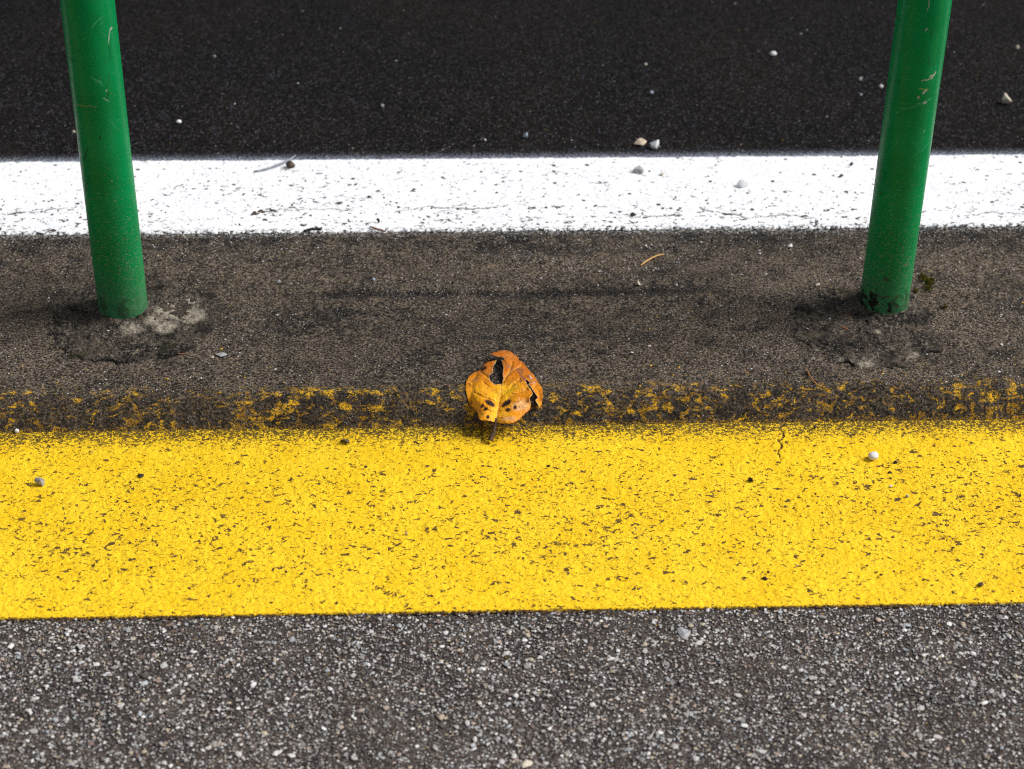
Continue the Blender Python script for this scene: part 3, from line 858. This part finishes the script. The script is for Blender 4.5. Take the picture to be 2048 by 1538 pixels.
loose('pebble', 557, 563, 9, 7, 'grey', 'small grey pebble on the brown strip right of the left post', 'pebble', GKB, 40)
loose('pebble', 747, 559, 8, 7, 'blue', 'small blue grey pebble on the brown strip below the reddish needle', 'pebble', GKB, 41, True)
loose('stone', 1276, 568, 11, 10, 'cream', 'white triangular stone chip on the brown strip under the straw-coloured needle', 'stone', GKB, 42)
loose('stone', 1309, 562, 12, 7, 'dark', 'black flat stone chip on the brown strip right of the white triangular chip', 'stone', GKB, 43, rot=-.5)
loose('stone', 1352, 570, 6, 6, 'white', 'minute white chip right of the black flat chip on the brown strip', 'stone', GKB, 44)
loose('stone', 1635, 570, 9, 6, 'cream', 'cream stone chip on the brown strip left of the right footing', 'stone', GKB, 45)
loose('stone', 1580, 492, 11, 8, 'white', 'white chip just below the white line, left of the right post', 'stone', GKB, 46)
loose('stone', 444, 706, 20, 20, 'grey', 'flat square grey stone sunk in the strip at the right rim of the left footing', 'stone', GKB, 47, tall=.22)
loose('stone', 1298, 692, 8, 5, 'cream', 'pale flat chip on the brown strip right of the leaf, upper one', 'stone', GKB, 48)
loose('stone', 1264, 705, 7, 5, 'white', 'whitish chip on the brown strip right of the leaf top', 'stone', GKB, 49)
loose('stone', 217, 662, 6, 4, 'white', 'minute white chip on the left footing in front of its post', 'stone', GKB, 50)
loose('stone', 1783, 646, 6, 4, 'white', 'minute white chip on the right footing in front of its post', 'stone', GKB, 51)
loose('pebble', 27, 818, 9, 9, 'painted', 'bright white pebble at the left edge on the worn yellow kerb face', 'pebble', GKB, 52, True)

loose('stone', 80, 965, 20, 18, 'grey', 'angular grey stone on the yellow line at the left', 'stone', GYL, 60, tall=.85)
loose('pebble', 1746, 914, 22, 18, 'white', 'smooth white oval pebble on the yellow line under the right post', 'pebble', GYL, 61, True, rot=.5, tall=.8)
loose('pebble', 1781, 973, 7, 5, 'white', 'tiny white chip on the yellow line below the white oval pebble', 'pebble', GYL, 62)
loose('pebble', 1814, 993, 7, 7, 'grey', 'tiny grey pebble on the yellow line, lower right of the white oval pebble', 'pebble', GYL, 63, True)
loose('stone', 691, 882, 17, 12, 'brown', 'brown lump of stone on the upper edge of the yellow line left of the leaf', 'stone', GYL, 64)
loose('stone', 1961, 1169, 14, 9, 'brown', 'brown grey stone on the lower right of the yellow line', 'stone', GYL, 65)
loose('stone', 1530, 1157, 11, 8, 'dark', 'black crumb near the lower edge of the yellow line right of centre', 'stone', GYL, 66)
loose('stone', 1629, 855, 8, 8, 'dark', 'black crumb on the upper edge of the yellow line right of the crack', 'stone', GYL, 67)
loose('stone', 281, 951, 15, 9, 'dark', 'dark crumb on the yellow line right of the angular grey stone', 'stone', GYL, 68)
loose('stone', 1791, 924, 8, 6, 'dark', 'black crumb on the yellow line just right of the white oval pebble', 'stone', GYL, 69)
loose('stone', 1780, 944, 8, 6, 'dark', 'black crumb on the yellow line directly under the white oval pebble', 'stone', GYL, 70)
loose('stone', 2038, 990, 10, 7, 'dark', 'black crumb on the yellow line at the right edge of the picture', 'stone', GYL, 71)
loose('stone', 1502, 959, 12, 10, 'dark', 'dark crumb on the yellow line below the crack', 'stone', GYL, 72)

# ------------------------------------------------------------------ twigs and needles
def tube(pts, radii, n=8):
    pts = [Vector(p) for p in pts]; V = []; F = []
    for i, p in enumerate(pts):
        t = (pts[min(i + 1, len(pts) - 1)] - pts[max(i - 1, 0)]).normalized()
        s = t.cross(Vector((0, 0, 1))).normalized(); u = s.cross(t)
        for k in range(n):
            a = 2 * math.pi * k / n
            V.append(p + (s * math.cos(a) + u * math.sin(a)) * radii[i])
    m = len(pts)
    for i in range(m - 1):
        for k in range(n):
            F.append((i * n + k, i * n + (k + 1) % n, (i + 1) * n + (k + 1) % n, (i + 1) * n + k))
    b = len(V); V.append(pts[0]); V.append(pts[-1])
    for k in range(n):
        F.append((b, (k + 1) % n, k, k)); F.append((b + 1, (m - 1) * n + k, (m - 1) * n + (k + 1) % n, (m - 1) * n + (k + 1) % n))
    return V, F

def tube_mesh(name, pts, radii, mat, n=8):
    V, F = tube(pts, radii, n)
    me = bpy.data.meshes.new(name)
    me.from_pydata([tuple(v) for v in V], [], [tuple(dict.fromkeys(f)) for f in F]); me.update()
    for p in me.polygons: p.use_smooth = True
    me.materials.append(mat)
    return me

def smooth_path(pts, n=18):
    pts = np.array(pts, float); t = np.linspace(0, 1, len(pts)); tt = np.linspace(0, 1, n)
    co = np.polyfit(t, pts[:, 0], min(3, len(pts) - 1)), np.polyfit(t, pts[:, 1], min(3, len(pts) - 1))
    return np.stack([np.polyval(co[0], tt), np.polyval(co[1], tt)], -1)

def strand(name, pts, wpx, mat, label, cat, lift=1.0, seed=0, bow=0.0):
    path = smooth_path(pts); out = []; rad = []
    r = np.random.RandomState(seed)
    for i, (x, y) in enumerate(path):
        q = G(x, y, KZ + .002); zg = ground_z(q[0], q[1]); q = G(x, y, zg)
        w = wpx * mpp(q) * .5
        t = i / (len(path) - 1)
        out.append((q[0], q[1], zg + w * lift + .0006 + bow * math.sin(t * math.pi)))
        rad.append(w * (.55 + .6 * math.sin(math.pi * (t * .8 + .15))) * (1 + .12 * r.normal()))
    o = link(name, tube_mesh(name, out, rad, mat))
    return tag(o, label, cat)
straw_m = mat_stone('straw_needle', (.50, .29, .09), (.62, .38, .14), 400, .6)
red_m = mat_stone('reddish_needle', (.16, .055, .022), (.27, .10, .04), 400, .6)
orange_m = mat_stone('orange_needle', (.26, .11, .03), (.36, .16, .05), 400, .6)
twig_m = mat_stone('weathered_twig', (.16, .17, .20), (.36, .39, .44), 420, .8, .5)
bark_m = mat_stone('black_bark', (.008, .008, .008), (.03, .026, .022), 400, .9)
strand('pine_needle', [(1281, 533), (1300, 522), (1316, 515), (1328, 511)], 3.0, straw_m, 'straw-coloured pine needle lying on the brown strip below the white line', 'pine needle', bow=.002)
strand('pine_needle', [(740, 455), (748, 459), (760, 463), (773, 464)], 3.0, red_m, 'reddish needle at the lower edge of the white line', 'pine needle', bow=.001)
strand('pine_needle', [(1614, 741), (1619, 754), (1626, 764), (1636, 774)], 2.6, orange_m, 'curved orange brown needle on the strip below the right footing', 'pine needle', bow=.001)
strand('pine_needle', [(1680, 657), (1688, 660), (1697, 663)], 4.0, red_m, 'short red brown needle lying on the right footing', 'pine needle', bow=.001)
strand('pine_needle', [(1688, 634), (1697, 635), (1706, 635)], 2.4, red_m, 'thin red brown needle on the right footing beside its post', 'pine needle')
strand('pine_needle', [(355, 709), (362, 710), (371, 709)], 2.6, red_m, 'short red brown needle on the front rim of the left footing', 'pine needle')
strand('twig', [(508, 345), (530, 342), (552, 335), (572, 326), (584, 320), (591, 312)], 3.6, twig_m, 'curved weathered grey twig on the upper edge of the white line', 'twig', seed=4, bow=.0015)
strand('bark_sliver', [(608, 465), (622, 462), (644, 461)], 5.0, bark_m, 'black sliver of bark on the lower edge of the white line', 'bark sliver', seed=6)

# ------------------------------------------------------------------ the fallen leaf
OUT = [(775, 1125), (700, 1108), (600, 1100), (588, 1078), (580, 1030), (555, 990), (500, 940), (462, 880), (444, 820), (446, 765), (452, 715), (478, 650), (528, 592), (600, 548),
       (626, 530), (640, 492), (680, 462), (735, 447), (788, 438), (775, 470), (757, 490), (742, 540), (750, 578), (700, 612), (716, 662), (765, 706), (782, 722), (788, 704), (828, 706), (836, 745),
       (844, 700), (852, 680), (860, 640), (850, 592), (862, 525), (847, 470), (828, 428), (850, 442), (868, 436), (870, 418), (842, 412), (800, 405), (750, 392), (698, 370),
       (770, 352), (830, 334), (880, 328), (940, 345), (1000, 388), (1033, 420), (1028, 440), (1050, 448), (1100, 490), (1150, 558), (1200, 610), (1240, 670), (1260, 722), (1283, 790), (1293, 850), (1286, 925), (1262, 970),
       (1240, 930), (1213, 882), (1240, 850), (1205, 800), (1168, 750), (1132, 708), (1146, 686), (1120, 658), (1096, 660), (1118, 690), (1138, 738), (1168, 770), (1185, 812), (1150, 858), (1158, 900), (1162, 950), (1150, 992),
       (1082, 1040), (1030, 1102), (960, 1138), (880, 1140), (810, 1130)]
TEAR1, TEAR2 = OUT[18:44], OUT[60:76]
MID = [(775, 1125), (790, 1040), (808, 950), (822, 860), (830, 790), (836, 745)]
VEINS = [[(824, 850), (770, 800), (705, 745), (640, 690)], [(828, 828), (890, 780), (960, 715), (1040, 650)], [(812, 940), (740, 890), (640, 850), (540, 800)], [(812, 930), (900, 870), (1010, 800), (1120, 760)],
         [(795, 1030), (720, 1010), (640, 960)], [(797, 1025), (900, 990), (1020, 940), (1120, 900)], [(838, 745), (870, 660), (930, 560), (960, 470)], [(862, 640), (960, 560), (1060, 500)], [(780, 715), (700, 640), (620, 580)]]
def dens(poly, step):
    o = []
    rr = random.Random(3)
    for a, b in zip(poly, poly[1:] + poly[:1]):
        n = max(1, int(math.hypot(b[0] - a[0], b[1] - a[1]) / step))
        for k in range(n):
            t = k / n
            o.append((a[0] + (b[0] - a[0]) * t + rr.uniform(-2.2, 2.2), a[1] + (b[1] - a[1]) * t + rr.uniform(-2.2, 2.2)))
    return o
def chaikin_outer(poly):
    tear = set(range(18, 44)) | set(range(60, 76))
    o = []
    n = len(poly)
    for i, p in enumerate(poly):
        if i in tear: o.append(p); continue
        a, b = poly[i - 1], poly[(i + 1) % n]
        o.append((.22 * a[0] + .78 * p[0], .22 * a[1] + .78 * p[1])); o.append((.22 * b[0] + .78 * p[0], .22 * b[1] + .78 * p[1]))
    return o
bnd = dens(chaikin_outer(OUT), 9)
def inside(P, poly):
    x, y = P[:, 0], P[:, 1]; r = np.zeros(len(P), bool)
    for (x1, y1), (x2, y2) in zip(poly, poly[1:] + poly[:1]):
        c = ((y1 > y) != (y2 > y)) & (x < (x2 - x1) * (y - y1) / (y2 - y1 + 1e-12) + x1)
        r ^= c
    return r
gx, gy = np.meshgrid(np.arange(430, 1310, 7.0), np.arange(315, 1155, 7.0))
gp = np.stack([gx.ravel(), gy.ravel()], -1) + np.random.RandomState(2).uniform(-1.8, 1.8, (gx.size, 2))
gp = gp[inside(gp, bnd)]
gp = gp[segdist(gp, bnd + bnd[:1]) > 4]
allp = [Vector(p) for p in bnd] + [Vector(p) for p in gp]
vo, eo, fo, *_ = delaunay_2d_cdt(allp, [], [list(range(len(bnd)))], 1, 1e-4)
P2 = np.array([v[:] for v in vo]); tri = np.array([f for f in fo if len(f) == 3])
# leaf plane: far end rests on the kerb, near end hangs over the step
pf, pn = G(1005, 705, KZ + .003), G(985, 845, .018)
e1 = np.array([1.0, 0, 0]); e2 = pf - pn; e2[0] = 0; e2 /= np.linalg.norm(e2)
NRM = np.cross(e1, e2)
PX, PY = 850 + P2[:, 0] / 5.494, 640 + P2[:, 1] / 5.494
D = fw[None] * FPX + RI[None] * (PX - 1024)[:, None] - UP[None] * (PY - 769)[:, None]
Q = P2
outer = [p for i, p in enumerate(OUT) if not (19 <= i <= 42 or 61 <= i <= 75)]
de = segdist(Q, outer + outer[:1])
dm = segdist(Q, MID)
tornd = np.minimum(segdist(Q, TEAR1), segdist(Q, TEAR2))
vd = np.min([segdist(Q, v) for v in VEINS], axis=0)
U = .006 * (1 - np.exp(-de / 90)) + .0085 * (1 - np.exp(-dm / 120)) - .0016 * np.exp(-(vd / 13) ** 2) - .0015 * np.exp(-(dm / 16) ** 2)
U += .0013 * fbm(Q[:, 0] / 90, Q[:, 1] / 90, 5, 3) + .0004 * fbm(Q[:, 0] / 18, Q[:, 1] / 18, 8, 3)
U += .0022 * np.exp(-(tornd / 28) ** 2) * (fbm(Q[:, 0] / 60, Q[:, 1] / 60, 9, 2) + .35)
U += .003 * sstep(900, 1140, Q[:, 1]) * sstep(1100, 800, Q[:, 0])             # the lower edge curls up off the ground
U += .002 * sstep(1000, 1140, Q[:, 1])
U -= .006 * sstep(120, 10, de) * sstep(700, 460, Q[:, 0])
U -= .009 * sstep(1150, 1290, Q[:, 0]) * sstep(640, 900, Q[:, 1])             # the torn flap droops
T = ((pn - CPOS) @ NRM + U) / (D @ NRM)
L = CPOS[None] + D * T[:, None]
gz = np.where(L[:, 1] > 1.95, kerb_z(L[:, 0], L[:, 1])[0], .004)
L[:, 2] = np.maximum(L[:, 2], gz + .0012)
# colour of the withered blade
def g2(cx, cy, rx, ry, ang=0.0):
    a = math.radians(ang); dx, dy = Q[:, 0] - cx, Q[:, 1] - cy
    u = dx * math.cos(a) + dy * math.sin(a); v = -dx * math.sin(a) + dy * math.cos(a)
    return np.sqrt((u / rx) ** 2 + (v / ry) ** 2)
def lay(c, f, k): return c * (1 - f[:, None]) + np.array(k)[None] * f[:, None]
n1 = fbm(Q[:, 0] / 70, Q[:, 1] / 70, 21, 4); n2 = fbm(Q[:, 0] / 16, Q[:, 1] / 16, 25, 3); n3 = fbm(Q[:, 0] / 7, Q[:, 1] / 7, 29, 2)
C = np.tile(np.array([.70, .25, .002]), (len(Q), 1))
top = sstep(760, 480, Q[:, 1] - .15 * (Q[:, 0] - 800))
C = lay(C, np.clip(top * .85 + n1 * .5, 0, 1), (.52, .130, .002))
yel = np.exp(-(dm / 120) ** 2) * sstep(640, 780, Q[:, 1]) + .55 * np.exp(-g2(960, 760, 150, 60, -28) ** 2) + .5 * np.exp(-g2(600, 780, 130, 90, 20) ** 2) + .35 * np.exp(-g2(540, 860, 90, 70) ** 2)
C = lay(C, np.clip(yel * 1.0 + n1 * .35, 0, .97), (.92, .48, .010))
C = lay(C, .5 * np.exp(-g2(950, 770, 60, 18, -32) ** 2), (.50, .36, .012))
pale = sstep(1.15, .55, g2(1050, 935, 105, 70, -10) + n1 * .5) * .8  # whitish gloss sheen painted into the blade, mixed with bleached tone
C = lay(C, np.clip(pale, 0, .8), (.72, .43, .20))
C = lay(C, np.clip(sstep(1.1, .5, g2(925, 1085, 90, 35, -5) + n1 * .6) * .6, 0, 1), (.62, .36, .20))
C = lay(C, .65 * np.exp(-(de / 11) ** 2) * np.clip(.6 + n1, 0, 1), (.16, .045, .006))
C = lay(C, np.clip(sstep(.14, .34, n2) * .5, 0, 1), (.34, .10, .006))
C = lay(C, np.clip(sstep(.30, .42, n3) * .55, 0, 1), (.12, .05, .012))
# grey scuffed blotches on the upper right
gre = sstep(.05, .30, fbm(Q[:, 0] / 34, Q[:, 1] / 34, 37, 4)) * np.clip(sstep(1.3, .6, g2(1040, 600, 190, 90, 30)), 0, 1)
C = lay(C, gre * .75, (.17, .075, .045))
C = lay(C, .75 * sstep(9, 4, segdist(Q, [(885, 640), (930, 590), (965, 545)])), (.16, .10, .08))
C = lay(C, .7 * sstep(10, 5, segdist(Q, [(500, 690), (545, 655), (578, 635)]) + n2 * 12), (.24, .13, .08))
C = lay(C, .5 * sstep(8, 3, segdist(Q, [(665, 650), (700, 672), (735, 690)])), (.2, .08, .03))
flk = sstep(.26, .36, fbm(Q[:, 0] / 11, Q[:, 1] / 11, 43, 2)) * sstep(-.1, .25, n1)
C = lay(C, flk * .28, (.62, .45, .36))
C = lay(C, .9 * sstep(8, 3, np.minimum(segdist(Q, [(1150, 610), (1170, 640)]), segdist(Q, [(1195, 685), (1208, 692)])) + n2 * 6), (.55, .48, .45))
C = lay(C, .55 * np.exp(-(vd / 6) ** 2), (.80, .42, .04))
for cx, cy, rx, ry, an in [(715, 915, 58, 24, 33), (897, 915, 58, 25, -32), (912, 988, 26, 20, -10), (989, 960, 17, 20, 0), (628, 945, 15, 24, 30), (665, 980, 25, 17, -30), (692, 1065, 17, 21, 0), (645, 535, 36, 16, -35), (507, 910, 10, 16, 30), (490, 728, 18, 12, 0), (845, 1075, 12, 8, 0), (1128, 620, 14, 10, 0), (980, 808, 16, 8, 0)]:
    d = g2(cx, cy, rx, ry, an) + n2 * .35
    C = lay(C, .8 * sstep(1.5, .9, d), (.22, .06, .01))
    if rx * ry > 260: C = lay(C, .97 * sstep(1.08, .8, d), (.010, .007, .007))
mw = 15 - 9 * sstep(1100, 780, Q[:, 1])
C = lay(C, .92 * sstep(mw, mw * .55, dm) * sstep(745, 770, Q[:, 1]), (.86, .52, .10))
C = lay(C, .8 * sstep(9, 3, segdist(Q, [(836, 760), (842, 735), (850, 690)])), (.10, .04, .02))
C = lay(C, .85 * sstep(7, 3, tornd + n3 * 4), (.36, .29, .22))
C = lay(C, .7 * sstep(7, 3, segdist(Q, [(1135, 735), (1168, 770)]) ) , (.38, .38, .03))
C = lay(C, .8 * sstep(8, 3, segdist(Q, [(1235, 890), (1265, 935)])), (.30, .36, .03))
C = lay(C, .6 * sstep(9, 4, segdist(Q, [(770, 462), (788, 442)])), (.30, .34, .03))
leaf = bpy.data.objects.new('fallen_leaf', None); COL.objects.link(leaf)
leaf.location = tuple(G(1000, 790, KZ))
tag(leaf, 'withered orange leaf with torn holes lying on the kerb edge above the yellow line', 'leaf')
lm = Mat('withered_leaf', .5, .18)
gcol = lm.attr('Col', False)
gg = lm.noise(1100, 3, .6)
gcol = lm.mix(1.0, gcol, lm.ramp(gg, [(.3, (.78, .75, .72)), (.7, (1.18, 1.18, 1.2))]), 'MULTIPLY')
hb = lm.math('ADD', lm.noise(420, 3, .6), lm.math('MULTIPLY', lm.voro(700)[0], .5))
lm.b.inputs['Subsurface Weight'].default_value = 0.0
leaf_m = lm.done(gcol, lm.bump(hb, .0006, .6), lm.rng(lm.noise(260, 3), .35, .65, .34, .6))
n = len(L)
F3 = tri[:, ::-1]
a_, b_, c_ = L[F3[:, 0]], L[F3[:, 1]], L[F3[:, 2]]
if (np.cross(b_ - a_, c_ - a_) @ NRM).mean() < 0: F3 = F3[:, ::-1]
LL = L - np.array(leaf.location)[None]
me = mesh_np('blade', LL, F3, leaf_m, col=C)
bl = link('blade', me, leaf)
sol = bl.modifiers.new('thickness', 'SOLIDIFY'); sol.thickness = .0005; sol.offset = -1
# stem
def leafpt(x, y):
    k = np.argmin(np.hypot(Q[:, 0] - x, Q[:, 1] - y)); return L[k]
s0 = leafpt(782, 1085); s1 = leafpt(777, 1120); s2 = G(980, 881, .0055)
sp = []
for t in np.linspace(0, 1, 14):
    q = s1 * (1 - t) + s2 * t
    q = q + np.array([.0012 * math.sin(t * 3.1), 0, .0012 * math.sin(t * 3.1)])
    sp.append(q)
sp = [s0 + NRM * .0000] + sp
rad = [.0014] + [.0020 + .0014 * (t ** 2) for t in np.linspace(0, 1, 14)]
stem_m = mat_stone('brown_leaf_stem', (.045, .026, .018), (.12, .075, .05), 500, .6, .3)
st = link('stem', tube_mesh('stem', [tuple(q - np.array(leaf.location)) for q in sp], rad, stem_m, 10), leaf)

# ------------------------------------------------------------------ larger flat stones sunk in the pavement
def flush_stone(px, py, w, h, kind, label, seed):
    q = G(px, py, 0); s = w * mpp(q) * .5
    me = stone_shape(seed); me.materials.append(SM[kind]); me.name = 'stone'
    me.transform(Matrix.Diagonal((s, s * h / w / .6, s * .25, 1)))
    o = link('stone', me, pavement); o.location = (q[0], q[1], .0)
    o['label'] = label
flush_stone(1368, 1268, 28, 24, 'grey', 'large flat grey stone in the pavement surface', 81)
flush_stone(1053, 1527, 26, 16, 'cream', 'large pale stone at the bottom of the pavement', 82)
